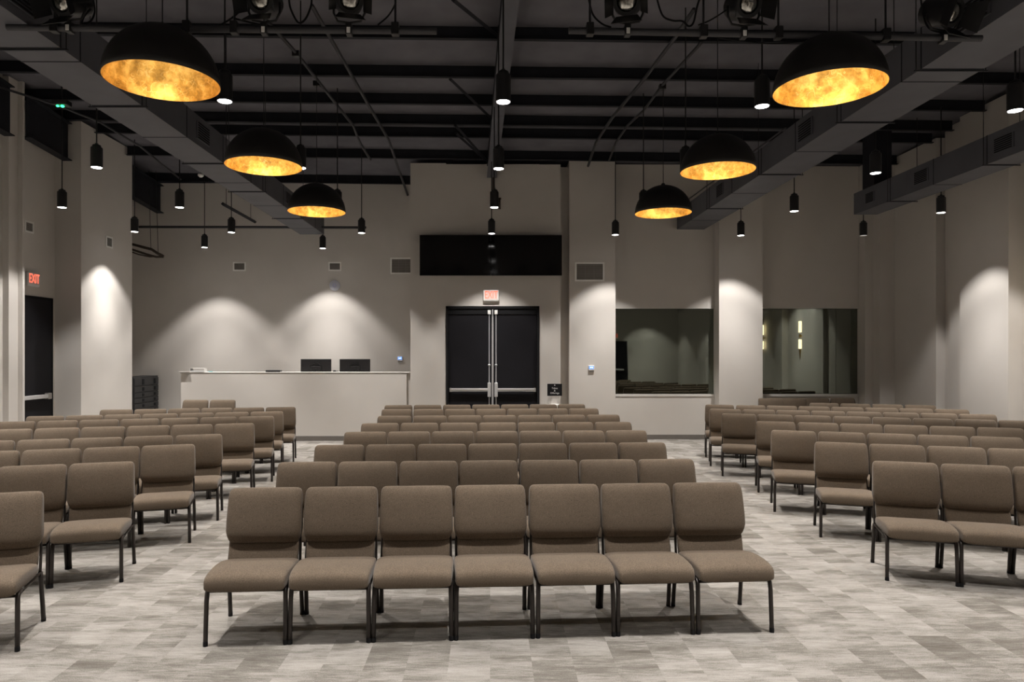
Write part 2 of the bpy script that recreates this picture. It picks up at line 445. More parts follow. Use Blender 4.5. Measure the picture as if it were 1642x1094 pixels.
MB().rbox(-.14,.14,-.085,.12,.30,.33,.004).build('lid', M['white_plastic'], t)

def thermostat(loc, label):
    t = thing('thermostat', label, 'thermostat', loc, 0, 'wall thermostats')
    MB().rbox(-.06,.06,-.03,0,-.04,.06,.006).build('body', M['white_plastic'], t)
    s = MB().box(-.05,.05,-.032,-.029,-.012,.052).build('screen', M['blue'], t)
    MB().box(-.03,.0,-.0335,-.0315,.008,.03).box(.012,.03,-.0335,-.0315,.006,.034).build('digits', M['bluewhite'], s)
    MB().box(-.045,.055,-.02,0,-.07,-.04).build('base_plate', M['grey_plastic'], t)
thermostat(P(641.5,576,BOOTH)+Vector((0,-.001,0)), 'small thermostat with blue screen on the wall behind the sound booth')
thermostat(P(948,591,COLY)+Vector((0,-.001,0)), 'small thermostat with blue screen on the column beside the doors')

def vent(loc, w, h, rotz, label, nsl=9, split=0, dark='base', horiz=True):
    t = thing('air_vent', label, 'vent', loc, rotz, 'white air vents')
    fr = .03 if w < .4 else .034
    m = MB(); m.box(-w/2,w/2,-.014,-.002,-h/2,-h/2+fr).box(-w/2,w/2,-.014,-.002,h/2-fr,h/2).box(-w/2,-w/2+fr,-.014,-.002,-h/2+fr,h/2-fr).box(w/2-fr,w/2,-.014,-.002,-h/2+fr,h/2-fr)
    m.build('frame', M['white_plastic'], t)
    MB().box(-w/2+fr,w/2-fr,-.004,-.001,-h/2+fr,h/2-fr).build('backing', M[dark], t)
    m = MB(); ih = h-2*fr
    for k in range(nsl):
        z = -ih/2+ih*(k+.5)/nsl; q = ih/nsl*.26
        rg = [m.ring([(x,-.012,z-q),(x,-.010,z-q-.002),(x,-.004,z+q-.002),(x,-.004,z+q)]) for x in (-w/2+fr, w/2-fr)]
        m.skin(rg)
    for k in range(split):
        x = -w/2+fr+(w-2*fr)*(k+1)/(split+1); m.box(x-.004,x+.004,-.013,-.003,-h/2+fr,h/2-fr)
    m.build('louvres', M['grey_plastic'], t)
vent(P(384,427.5,BOOTH)+Vector((0,-.0,0)), .30, .21, 0, 'small white air vent on the booth back wall, left of the pair')
vent(P(537,427.5,BOOTH), .30, .21, 0, 'small white air vent on the booth back wall above the white disc')
vent(P(645,426.5,BOOTH), .56, .39, 0, 'large square grille on the booth wall beside the door wall', 16, 2)
vent(P(945.5,436,COLY), .62, .40, 0, 'large white return grille on the column right of the display', 18, 2, 'base')
vent(Vector((-7.488, 13.72, 1.87+176.5*13.72/F)), .235, .225, PI/2, 'small white vent high on the left column face', 9)
vent(Vector((-7.968, 12.06, 1.87+201*12.06/F)), .23, .20, PI/2, 'small white vent above the left exit door', 9)

t = thing('wall_speaker', 'round white disc with pale blue ring on the booth back wall', 'wall speaker', P(537,458,BOOTH))
def lathe_y(prof, n=28):
    m = MB(); rings = []
    for r, y in prof: rings.append(m.ring([(r*math.cos(2*PI*k/n), y, r*math.sin(2*PI*k/n)) for k in range(n)]))
    return m.skin(rings)
lathe_y([(.125,-.001),(.125,-.03),(.11,-.04),(.02,-.044)]).build('body', M['disc'], t, smooth=True, angle=.6)
m = MB(); rr = [m.ring([((rad)*math.cos(2*PI*k/24), yy, rad*math.sin(2*PI*k/24)) for k in range(24)]) for rad, yy in ((.03,-.045),(.045,-.045),(.045,-.041),(.03,-.041))]
m.skin(rr, closed=True); m.build('ring', M['bluering'], t)

# ------------------------------------------------------------------ booth furniture
dt = thing('booth_desk', 'desk behind the half wall carrying the two monitors', 'desk', (-3.9, 15.25, 0))
MB().rbox(-1.8, 1.8, -.3, .35, 1.12, 1.15, .005).build('desk_top', M['counter'], dt)
for x in (-1.7, 1.7):
    for y in (-.25, .3): MB().box(x-.025,x+.025,y-.025,y+.025,0,1.12).build('leg', M['black'], dt)
for k, (a, b) in enumerate(((482,531),(544.5,593.5))):
    c = P((a+b)/2, 576, 15.1); 
    t = thing('computer_monitor', ('left' if k == 0 else 'right')+' one of two black monitors seen from behind over the half wall', 'monitor', (c.x, 15.1, 1.15), 0, 'computer monitors on the booth desk')
    zt = c.z-1.15
    MB().rbox(-.33,.33,0,.03,zt-.40,zt,.006).build('panel', M['monitor'], t)
    b2 = MB().rbox(-.12,.12,-.022,.0,zt-.3,zt-.14,.02).build('rear_housing', M['monitor'], t)
    m = MB(); rg = [m.ring([(rad*math.cos(2*PI*q/28), yy, zt-.19+rad*math.sin(2*PI*q/28)) for q in range(28)]) for rad, yy in ((.105,-.03),(.118,-.03),(.118,-.018),(.105,-.018))]
    m.skin(rg, closed=True); m.build('ring', M['black'], b2)
    MB().rbox(-.03,.03,-.05,-.02,.01,zt-.2,.005).build('stand_neck', M['black'], t)
    MB().rbox(-.13,.13,-.12,.10,0,.012,.004).build('stand_foot', M['black'], t)
c = P(537, 597, 15.05)
t = thing('desk_camera', 'tiny black camera on a curved stalk between the two monitors', 'camera', (c.x, 15.05, 1.15))
MB().tube([(0,0,0),(0,0,.2),(.0,0,.28)], .008).build('stalk', M['black'], t)
MB().rbox(-.035,.02,-.03,.03,.27,.33,.008).build('head', M['black'], t)
MB().tube([(.02,0,.30),(.06,0,.32),(.09,0,.28),(.10,0,.2),(.10,0,0)], .005, 6).build('cable', M['black'], t, smooth=True)

c = P(318, 597, 14.8)
t = thing('document_tray', 'white paper tray standing on the left end of the booth ledge', 'tray', (c.x, 14.81, 1.452))
m = MB(); m.box(-.145,.145,-.08,.08,0,.028); m.build('paper_stack', M['paper'], t)
m = MB(); m.box(-.15,-.144,-.08,.08,0,.08).box(.144,.15,-.08,.08,0,.08).box(-.15,.15,-.08,.08,.076,.080); m.build('tray_shell', M['white_plastic'], t)
tag(MB().rbox(P(288,0,14.8).x, P(306,0,14.8).x, 14.66, 14.86, 1.453, 1.462, .002).build('clipboard', M['grey_plastic'], off=(P(297,0,14.8).x,14.76,1.453)), 'thin grey clipboard overhanging the left end of the booth ledge', 'clipboard')
tag(MB().tube([(P(334,0,14.8).x,14.82,1.46),(P(341,0,14.8).x,14.80,1.46)], .007).build('pen', M['teal'], off=(P(337,0,14.8).x,14.81,1.453)), 'small teal pen lying on the white ledge beside the tray', 'pen')
tag(MB().rbox(P(427,0,14.8).x, P(450.5,0,14.8).x, 14.74, 14.88, 1.452, 1.49, .008).build('remote_box', M['black'], off=(P(438,0,14.8).x,14.8,1.452)), 'flat black device lying on the white booth ledge left of the monitors', 'device')

t = thing('drawer_rack', 'black multi-drawer case rack between the left column and booth', 'drawer rack', (-7.9, 15.75, 0))
MB().rbox(-.22,.14,-.57,.57,0,1.33,.01).build('body', M['case'], t)
zz = [.03,.20,.37,.50,.62,.74,.86,.98,1.12,1.30]
for i in range(len(zz)-1):
    dw = MB().rbox(.14,.158,-.55,.55,zz[i]+.008,zz[i+1]-.008,.004).build('drawer', M['case'], t)
    MB().rbox(.158,.168,.33,.42,zz[i]+.03,zz[i+1]-.03,.003).build('handle', M['blackmatte'], dw)
    MB().rbox(.158,.168,-.20,-.12,zz[i]+.03,zz[i+1]-.03,.003).build('handle', M['blackmatte'], dw)

# ------------------------------------------------------------------ roof steel
ord_ = ['first','second','third','fourth','fifth','sixth','seventh','eighth','ninth','tenth','eleventh']
def beam_x(Y, x0, x1, zb0, zb1, hgt, th=.07, lip=.03):
    m = MB()
    for (ya, yb, za, zb) in ((-th/2+.06,-th/2+.07,0,hgt),(-th/2,-th/2+.07,0,.012),(-th/2+.06,th/2+.07,hgt-.012,hgt)):
        r0 = m.ring([(x0,Y+ya,zb0+za),(x0,Y+yb,zb0+za),(x0,Y+yb,zb0+zb),(x0,Y+ya,zb0+zb)])
        r1 = m.ring([(x1,Y+ya,zb1+za),(x1,Y+yb,zb1+za),(x1,Y+yb,zb1+zb),(x1,Y+ya,zb1+zb)])
        m.skin([r0,r1])
    return m
pur = [(4.0,-8.0,8.85),(5.5,-8.0,8.85),(7.1,-8.0,8.85),(8.5,-8.0,8.85),(9.72,-8.0,8.85),(10.84,-8.0,8.85),(11.81,-7.95,8.38),(12.64,-7.95,8.38),(13.22,-7.48,8.38),(14.37,-7.48,8.38)]
for i, (Y, xa, xb) in enumerate(pur):
    o = beam_x(Y, xa, xb, zp(Y,xa)-.0, zp(Y,xb)-.0, .197).build('roof_purlin', M['steel'], off=(0,Y,zp(Y)))
    tag(o, 'black steel roof purlin across the dark ceiling, %s one counted from the camera side' % ord_[i], 'beam', 'roof purlins')
o = beam_x(16.0, -8.55, -1.7, zp(16.0,-8.55), zp(16.0,-1.7), .197).build('roof_purlin', M['steel'], off=(-4.9,16.0,zp(16.0)))
tag(o, 'short black roof purlin above the sound booth, farthest of the purlins', 'beam', 'roof purlins')
# centre rafter
def rafter(name, X0, X1, Y0, Y1, zb0, zb1, zt0, zt1, w=.2, label='', cat='beam'):
    root = thing(name, label, cat, ((X0+X1)/2, (Y0+Y1)/2, (zb0+zb1)/2)); off = root.location.copy()
    def sl(m, wa, wb, a0, a1, b0, b1):
        r0 = m.ring([(X0+wa,Y0,a0),(X0+wb,Y0,a0),(X0+wb,Y0,a1),(X0+wa,Y0,a1)]); r1 = m.ring([(X1+wa,Y1,b0),(X1+wb,Y1,b0),(X1+wb,Y1,b1),(X1+wa,Y1,b1)]); m.skin([r0,r1])
    m = MB(); sl(m,-w/2,w/2,zb0,zb0+.015,zb1,zb1+.015); m.build('bottom_flange', M['duct' if name=='centre_rafter' else 'steel'], root, off=off)
    m = MB(); sl(m,-.006,.006,zb0+.015,zt0,zb1+.015,zt1); m.build('web', M['steel'], root, off=off)
    m = MB(); sl(m,-w/2,w/2,zt0-.015,zt0,zt1-.015,zt1); m.build('top_flange', M['steel'], root, off=off)
    return root
def zr(Y): return zp(Y)-.27
rafter('centre_rafter', .53, .03, 0, 14.68, zr(0), zr(14.68), zp(0)-.01, zp(14.68)-.01, .2, 'black steel rafter running down the middle of the ceiling to the door wall')
def zb(Y): return 6.28-.0718*Y
rafter('side_rafter', -7.72, -7.72, 11.62, 12.76, zb(11.62), zb(12.76), zp(11.62,-8)-.015, zp(12.76,-8)-.015, .17, 'deep black steel beam above the left exit door')
rafter('side_rafter', -7.70, -7.70, 14.63, 16.3, zb(14.63), zb(16.3), zp(14.63,-8)-.015, zp(16.3,-8)-.015, .17, 'deep black steel beam between left column and booth back wall')
rafter('side_rafter', -7.78, -7.78, 9.0, 11.31, zb(9.0)-.1, zb(11.31)-.1, zp(9.0,-8)-.015, zp(11.31,-8)-.015, .17, 'deep black steel beam at the far left edge above the wall')
for (a, b, lab) in ((P(722,127,10.75), P(791,193,12.25), 'second'), (P(727,0,8.2), P(801,60,9.72), 'first'), (P(730,201,12.5), P(787,265,14.45), 'third'), (P(731,214,12.9), P(785,262,14.3), 'fourth')):
    o = MB().tube([a, b], .03, 4).build('diagonal_brace', M['steel'], off=(a+b)/2)
    tag(o, 'black diagonal steel brace left of the centre rafter, %s from the camera' % lab, 'brace', 'diagonal braces')
# haunch/hanger bits where the rafter meets the door wall
t = thing('sprinkler_riser', 'dark pipe fittings on the wall just under the centre rafter', 'pipe', (.1, 14.7, 5.2))
MB().tube([(-.03,-.02,.44),(-.03,-.02,-.28)], .028).build('riser_pipe', M['brown_cable'], t, smooth=True)
MB().tube([(-.10,-.02,-.1),(.13,-.02,-.1)], .02).tube([(.10,-.02,-.1),(.10,-.02,-.32)], .02).build('branch_pipe', M['brown_cable'], t, smooth=True)

# ------------------------------------------------------------------ ducts
def duct(xi, xo, y0, y1, zbt, hgt, seams, grilles, label, cap=True):
    c = ((xi+xo)/2, (y0+y1)/2, zbt); t = thing('air_duct', label, 'duct', c, 0, 'rectangular air ducts')
    x0, x1 = min(xi,xo), max(xi,xo)
    MB().box(x0, x1, y0, y1, zbt, zbt+hgt).build('duct_body', M['duct'], t, off=c)
    for Y in seams:
        m = MB(); e = .004
        m.box(x0-e,x1+e,Y-.006,Y+.006,zbt-e,zbt+hgt+e)
        m.build('joint_band', M['steel'], t, off=c)
    s = 1 if xi < xo else -1
    for Y in seams[1::2]:
        m = MB(); m.box(x0-.05,x1+.05,Y+.015,Y+.035,zbt-.012,zbt-.003)
        hg = m.build('hanger_bar', M['steel'], t, off=c)
        for X in (x0-.035,x1+.035): MB().tube([(X,Y+.025,zbt-.01),(X,Y+.025,zp(Y,X)+.02)], .005, 5).build('hanger_rod', M['black'], hg, off=c)
    for (Y, w, h) in grilles:
        g = MB().box(xi-s*.012 if s>0 else xi, xi if s>0 else xi+.012, Y-w/2, Y+w/2, zbt+hgt/2-h/2, zbt+hgt/2+h/2).build('side_grille', M['duct'], t, off=c)
        m = MB()
        for k in range(7):
            z = zbt+hgt/2-h/2+h*(k+.5)/7
            m.box(xi-s*.016-.003, xi-s*.016+.003, Y-w/2+.03, Y+w/2-.03, z-h*.035, z+h*.035)
        m.build('grille_slats', M['blackmatte'], g, off=c)
    return t
DZB = 1.87+2.63
duct(-3.71, -4.24, 1.5, 15.6, DZB, .38, (5.0,6.03,6.32,7.44,8.54,9.7,10.83,11.4,12.53,13.7,14.8), ((5.45,.45,.22),(9.02,.4,.22),(12.8,.35,.2)), 'long grey-black rectangular air duct running above the left seating block')
duct(4.0, 4.58, 1.5, 14.96, DZB, .38, (5.0,6.48,6.79,7.96,9.15,10.3,11.55,12.75,13.9), ((5.8,.45,.22),(8.86,.4,.22),(12.15,.35,.2)), 'long grey-black rectangular air duct running above the right aisle to the window wall')
duct(6.95, 7.39, 2.5, 13.35, DZB, .40, (5.5,6.8,8.2,9.77,10.95,12.13), ((9.45,.38,.2),(11.26,.38,.2),(12.78,.3,.18)), 'dark air duct nearest the right wall, the shortest of the three')
for (X, Y, lab) in ((7.17, 12.95, 'at the far end of the right wall duct'),):
    MBo = MB().box(X-.16,X+.16,Y-.2,Y+.2,DZB+.41,zp(Y,X)+.15).build('duct_riser', M['steel'], off=(X,Y,DZB+.41)); tag(MBo, 'dark vertical duct riser '+lab, 'duct')

# conduits under the roof
def conduit(pts, r, label, boxes=()):
    c = pts[0]; t = thing('ceiling_conduit', label, 'conduit', c)
    MB().tube(pts, r, 8).build('pipe', M['pipe'], t, off=c, smooth=True)
    for b in boxes:
        MB().rbox(b.x-.05,b.x+.05,b.y-.05,b.y+.05,b.z-.05,b.z+.03,.006).build('junction_box', M['black'], t, off=c)
def onroof(px, py, drop=.07):
    h = CY-py; Y = (5.157-drop)/(h/F+.083); return P(px, py, Y)
conduit([onroof(500,9),onroof(552,100),onroof(601,186),onroof(623,224),onroof(655,317)], .027, 'thin pipe running back under the ceiling left of the centre rafter')
conduit([onroof(425,30),onroof(475,85),onroof(546,176),onroof(566,201),onroof(578,231),onroof(594,256)], .024, 'thin bent conduit under the ceiling above the second left dome', (onroof(475,86),onroof(508,134)))
conduit([onroof(1113,15),onroof(1083.7,58.6),onroof(1035,124),onroof(981.5,189),onroof(956,228),onroof(943,266)], .027, 'thin pipe running back under the ceiling right of the centre rafter')
conduit([onroof(1125,68),onroof(1096,100),onroof(1062,137),onroof(1032,177.5),onroof(1006.6,201),onroof(988,228),onroof(976.5,258)], .022, 'thin bent conduit under the ceiling above the right domes', (onroof(1062,139),))
conduit([onroof(0,140),onroof(95,170),onroof(160,196),onroof(225,235),onroof(290,288)], .02, 'slim conduit under the ceiling between left duct and left wall')
conduit([P(213,364,15.4), P(587,365,15.4)], .028, 'black horizontal pipe above the booth wall')
conduit([P(1260,205,9.4), P(1090,330,14.5)], .012, 'hair-thin cable tray line beside the right duct')
a, b = P(357,327,13.6), P(409,356,15.45)
t = thing('strut_channel', 'short black strut channel hung left of the duct above the booth', 'strut', a)
MB().tube([a,b], .035, 4).build('channel', M['steel'], t, off=a)
for f_, zt in ((.1,1),(.85,1)):
    q = a.lerp(b, f_); MB().tube([q, (q.x,q.y,zp(q.y,q.x))], .006, 5).build('hanger_rod', M['black'], t, off=a)
# hanging cable bundle by the left column
c0 = P(213,396,15.3)
t = thing('cable_bundle', 'sagging brown cable bundle hung on two wires beside the left column', 'cables', c0)
for pp, r in (([(205,390),(220,394),(235,398),(243,400),(252,406),(262,411)],.03),([(205,398),(220,403),(235,408),(250,412),(262,412)],.024),([(205,402),(222,408),(240,412),(258,411)],.014)):
    MB().tube([P(x,y,15.3) for x,y in pp], r, 7).build('cable', M['brown_cable'], t, off=c0, smooth=True)
for px, py in ((242,399),(253.5,407)):
    q = P(px,py,15.3); MB().tube([q, (q.x-.05,q.y,zp(q.y,q.x))], .006, 5).build('hanger_wire', M['black'], t, off=c0)
# green indicator
c = P(99,170,8.2)
t = thing('ceiling_sensor', 'small ceiling box with a glowing green indicator light at upper left', 'sensor', c)
MB().rbox(-.09,.09,-.06,.06,.0,.06,.01).build('body', M['black'], t)
MB().lathe([(.012,-.02),(.022,-.01),(.012,.0)], (.02,-.02,0), 10).lathe([(.01,-.015),(.018,-.008),(.01,.0)], (-.035,-.02,0), 10).build('indicator', M['green'], t, smooth=True)
MB().tube([(0,0,.06),(0,0,zp(8.2,c.x)-c.z)], .008, 6).build('drop_rod', M['black'], t)
c = P(322,282,14.6)
t = thing('ceiling_sensor', 'small white round sensor under the ceiling left of the duct', 'sensor', c)
MB().lathe([(.03,-.03),(.06,0),(.06,.03)], (0,0,0), 14).build('body', M['white_plastic'], t, smooth=True, angle=.6)
MB().tube([(0,0,.03),(0,0,zp(14.6,c.x)-c.z)], .008, 6).build('drop_rod', M['black'], t)

# ------------------------------------------------------------------ pendant downlights
ZL = 4.2
spot = bpy.data.lights.new('downlight_lamp', 'SPOT'); spot.energy = 126; spot.color = (1,.955,.915)
spot.spot_size = math.radians(91); spot.spot_blend = .38; spot.shadow_soft_size = .045
core = spot.copy(); core.name = 'downlight_core'; core.energy = 225; core.spot_size = math.radians(66); core.spot_blend = 1.0
def make_cyl(label, lit=True):
    t = thing('pendant_downlight', label, 'pendant light', (0,0,0), 0, 'black cylinder pendant downlights')
    MB().lathe([(.062,.006),(.070,0),(.070,.245),(.067,.25),(.066,.255),(.06,.258)], n=24).build('housing', M['black'], t, smooth=True, angle=.5)
    MB().lathe([(.051,.256),(.051,.280),(.045,.286),(.020,.288),(.020,.305),(.010,.31)], n=18).build('cap', M['black'], t, smooth=True, angle=.5)
    MB().lathe([(.0605,.0),(.061,.0045)], n=24).build('lamp_face', M['lampface'] if lit else M['lampdim'], t)
    MB().tube([(0,0,.305),(0,0,2.0)], .0085, 8).build('stem', M['black'], t)
    return t
proto = make_cyl('x'); protodim = make_cyl('x', False)
rodmesh = {}
used = [0, 0]
def place_cyl(X, Y, label, lit=True, e=1.0):
    src, k = (proto, 0) if lit else (protodim, 1)
    if used[k]: t = dup(src, (X,Y,ZL), 0, label)
    else: src.location = (X,Y,ZL); src['label'] = label; t = src; used[k] = 1
    stem = [c for c in t.children if c.name.startswith('stem')][0]
    top = zp(Y, X)-ZL + (.0 if abs(X) > .5 else -.27)
    stem.data = stem.data.copy()
    for v in stem.data.vertices:
        if v.co.z > 1: v.co.z = top
    if lit:
        o = bpy.data.objects.new('downlight_beam', spot if e == 1 else spot.copy())
        if e != 1: o.data.energy = spot.energy*e
        COL.objects.link(o); o.location = (0,0,-.012); o.parent = t
        o = bpy.data.objects.new('downlight_core', core); COL.objects.link(o); o.location = (0,0,-.014); o.parent = t
    return t
rows = {6.5:'nearest of its file in view', 8.9:'second of its file', 11.3:'third of its file', 13.7:'last of its file'}
def lab(col, row): return 'black cylinder pendant light %s, %s' % (col, row)
def pc(px, py, col, row, lit=True, e=1.0):
    Y = F*(ZL-H)/(CY-py); place_cyl((px-CX)*Y/F, Y, lab(col, row), lit, e)
pc(807,164,'above the centre block','largest and nearest of the middle file')
pc(799.5,271,'in the middle file','second down the line towards the doors')
pc(792.7,333,'in the middle file','third down the line towards the doors')
pc(788.3,375,'right in front of the black display','last of the middle file')
pc(360.5,163,'beside the largest left dome','hanging at its lower right rim')
pc(482,270,'peeking out behind the second left gold dome','at its right rim')
place_cyl(-2.46, 11.25, lab('mostly hidden behind the smallest left dome','only its stem showing'))
pc(579.8,374,'against the booth wall','right of the smallest left dome')
pc(1222,171,'left of the largest right dome','just below its rim')
place_cyl(2.49, 8.9, lab('mostly hidden behind the second right dome','stem showing'))
place_cyl(2.48, 11.3, lab('mostly hidden behind the smallest right dome','stem showing at its left'))
pc(986.7,377,'at the right edge of the grille column','near the first window')
pc(155,269,'in front of the left column','largest on the left side')
pc(288,333,'left of the big duct','level with the black side beam')
pc(371,373,'above the booth','below the short strut channel')
pc(1628,178,'at the far right edge','cut close by the frame')
pc(1404,278,'right of the big right duct','hanging before the dark wall duct')
pc(1273.5,339,'over the second window','third from the right')
pc(1188,378,'in front of the column between the windows','lighting it')
pc(99.5,333,'nearest the left exit door','hanging left of the column')
pc(215.8,372,'at the corner of the left column','where the booth wall starts')
pc(1509,341.5,'beside the right wall pilasters','the one with a pale tag')
pc(1384.5,378,'under the end of the wall duct','unlit looking', False)
pc(328,397,'over the booth wall','left of the booth pair')
pc(517.5,398.5,'over the booth wall','right of the booth pair')
cols = {-7.0:'near the left wall',-5.0:'left of the left duct',-2.5:'left of the middle',.12:'in the middle',2.5:'right of the middle',5.0:'right of the right duct',7.5:'near the right wall'}
for X, cn in cols.items():  # downlights added out of view to light the room evenly
    place_cyl(X, 4.1, lab(cn, 'added unseen above the front chairs'))
    place_cyl(X, 1.7, lab(cn, 'added unseen above the camera'))
    if X in (-5.0, 0.12, 5.0): place_cyl(X, -1.6, lab(cn, 'added by the rear wall'))
place_cyl(8.0, 10.2, lab('near the right wall', 'added just outside the frame'))
place_cyl(-7.0, 8.9, lab('near the left wall', 'added just outside the frame'))  # this and the next two: added beyond the left edge for even light
place_cyl(-7.0, 6.5, lab('near the left wall', 'second added outside the frame'))
place_cyl(-5.0, 6.5, lab('left of the left duct', 'added outside the upper left corner'))
place_cyl(7.4, -1.9, lab('added by the rear wall', 'added for its mirrored pool'))  # added so that its light pool shows mirrored in the window glass
place_cyl(7.5, 6.6, lab('near the right wall', 'second added outside the frame'))  # added beyond the right edge, evens out the room light
tg = P(1510,320.7,F*(ZL-H)/(CY-341.5)-.075)

# ------------------------------------------------------------------ gold lined domes
R = .435
def make_dome():
    t = thing('dome_pendant', 'x', 'pendant light', (0,0,0), 0, 'black dome pendants with gold lining')
    n = 14
    m = MB(); prof = [(R*math.cos(a), R*math.sin(a)) for a in [PI/2*.985*k/n for k in range(n+1)]]
    ri = R-.005
    inner = [(ri*math.cos(a), ri*math.sin(a)) for a in [PI/2*.985*k/n for k in range(n+1)]]
    m.lathe([(inner[0][0]+.0005, 0.0)]+prof, n=56); m.build('shade', M['dome'], t, smooth=True)
    # remove the cap that closes the opening
    sh = t.children[0]; bm = bmesh.new(); bm.from_mesh(sh.data)
    bmesh.ops.delete(bm, geom=[f for f in bm.faces if len(f.verts) > 8 and f.calc_center_median().z < .01], context='FACES'); bm.to_mesh(sh.data); bm.free()
    m = MB(); m.lathe(inner, n=56); lin = m.build('gold_lining', M['gold'], t, smooth=True)
    bm = bmesh.new(); bm.from_mesh(lin.data)
    bmesh.ops.delete(bm, geom=[f for f in bm.faces if len(f.verts) > 8 and f.calc_center_median().z < .01], context='FACES')
    bmesh.ops.reverse_faces(bm, faces=bm.faces); bm.to_mesh(lin.data); bm.free()
    MB().lathe([(.02,.428),(.035,.43),(.03,.46),(.008,.475)], n=16).build('ceiling_fitter', M['black'], t, smooth=True)
    s = MB().lathe([(.018,.33),(.018,.425)], n=12).build('socket', M['black'], t)
    MB().lathe([(.012,.33),(.03,.305),(.036,.28),(.028,.255),(.008,.242)], n=16).build('bulb', M['warmbulb'], s, smooth=True)
    MB().tube([(0,0,.47),(0,0,2.2)], .005, 6).build('cord', M['black'], t)
    return t
dome = make_dome(); du = False
dl = bpy.data.lights.new('dome_lamp', 'POINT'); dl.energy = 7.2; dl.color = (1,.84,.56); dl.shadow_soft_size = .03
for (X, Y, h, lb) in ((-2.604,5.55,2.147,'largest and nearest black dome pendant with gold lining on the left'),(-2.625,8.1,2.155,'middle black dome pendant with gold lining in the left file'),(-2.655,10.69,2.147,'smallest and farthest black dome pendant with gold lining in the left file'),
                    (2.79,5.75,2.168,'largest and nearest black dome pendant with gold lining on the right'),(2.713,8.33,2.16,'middle black dome pendant with gold lining in the right file'),(2.70,10.9,2.168,'smallest and farthest black dome pendant with gold lining in the right file')):
    loc = (X, Y, H+h)
    if du: t = dup(dome, loc, random.uniform(0,6), lb)
    else: dome.location = loc; dome['label'] = lb; t = dome; du = True
    cd = [c for c in t.children if c.name.startswith('cord')][0]; cd.data = cd.data.copy()
    for v in cd.data.vertices:
        if v.co.z > 1: v.co.z = zp(Y,X)-H-h
    o = bpy.data.objects.new('dome_glow', dl); COL.objects.link(o); o.location = (0,0,.215); o.parent = t

# ------------------------------------------------------------------ lighting pipes and spotlights
PY = 5.62
for (xa, ya, xb, yb, lb, hg) in ((12,44,700,50,'long black lighting pipe across the upper left of the ceiling',(88,300,376,634)),(912,49,1573,62,'long black lighting pipe across the upper right of the ceiling',(946,1128,1248,1420))):
    a, b = P(xa,ya,PY), P(xb,yb,PY); c = (a+b)/2
    t = thing('lighting_pipe', lb, 'lighting pipe', c, 0, 'lighting pipes')
    MB().tube([a,b], .027, 14).build('pipe', M['pipe'], t, off=c, smooth=True, angle=.6)
    for px in hg:
        q = P(px, ya+(yb-ya)*(px-xa)/(xb-xa), PY)
        MB().tube([q, (q.x,q.y,zp(PY,q.x))], .009, 6).build('hanger_rod', M['black'], t, off=c)
        MB().rbox(q.x-.03,q.x+.03,q.y-.033,q.y+.033,q.z-.038,q.z+.06,.006).build('pipe_clamp', M['black'], t, off=c)
def spotlight(px, py, ppy, tilt, yaw, label, tag_px=None):
    """theatre spot standing up from the pipe on its yoke"""
    pz = P(px, ppy, PY); lens = P(px, py, PY-.12)
    t = thing('stage_spotlight', label, 'spotlight', (pz.x, PY, pz.z), 0, 'stage spotlights on the ceiling pipes')
    c = MB().rbox(-.025,.025,-.035,.035,-.04,.045,.006).build('clamp', M['black'], t)
    MB().rbox(-.014,.014,-.040,-.034,-.034,.012,.002).build('clamp_tag', M['white_plastic'], c)
    hz = lens.z-pz.z+.02; w = .125
    MB().tube([(-w,0,hz+.02),(-w,0,.14),(-w*.75,0,.075),(0,0,.06),(w*.75,0,.075),(w,0,.14),(w,0,hz+.02)], .010, 6).build('yoke', M['black'], t, smooth=True)
    head = MB()
    def ax(m, prof, n=20):
        rings = [m.ring([(r*math.cos(2*PI*k/n), y, r*math.sin(2*PI*k/n)) for k in range(n)]) for r, y in prof]; return m.skin(rings)
    h = ax(head, [(.085,.16),(.105,.14),(.11,.02),(.10,-.06),(.108,-.065),(.108,-.10),(.080,-.10),(.078,-.085)]).build('lamp_head', M['black'], t, smooth=True, angle=.5)
    l = ax(MB(), [(.078,-.086),(.06,-.098),(.03,-.106),(.004,-.108)]).build('lens', M['lens'], h, smooth=True)
    for k in range(4):
        m = MB(); an = k*PI/2
        ring0 = [(-.085,-.10,-.105),(.085,-.10,-.105),(.085,-.104,-.105),(-.085,-.104,-.105)]
        ring1 = [(-.12,-.235,-.165),(.12,-.235,-.165),(.12,-.238,-.162),(-.12,-.238,-.162)]
        rot = Matrix.Rotation(an,3,'Y')
        m.skin([m.ring([rot@Vector(p) for p in ring0]), m.ring([rot@Vector(p) for p in ring1])])
        m.build('barn_door', M['black'], h)
    h.location = (0,0,hz+.03); h.rotation_euler = (math.radians(tilt), 0, math.radians(yaw))
    return t
spotlight(112,2,45,22,-12,'black stage spotlight with barn doors, leftmost on the left pipe')
spotlight(424,0,48,18,-6,'black stage spotlight with barn doors, middle one on the left pipe')
spotlight(560,0,49,16,14,'black stage spotlight with barn doors, rightmost on the left pipe')
spotlight(1006,2,50,20,-14,'black stage spotlight with barn doors, leftmost on the right pipe')
spotlight(1192,6,54,20,8,'black stage spotlight with barn doors, middle one on the right pipe')
spotlight(1512,18,61,26,20,'black stage spotlight with barn doors, rightmost on the right pipe')
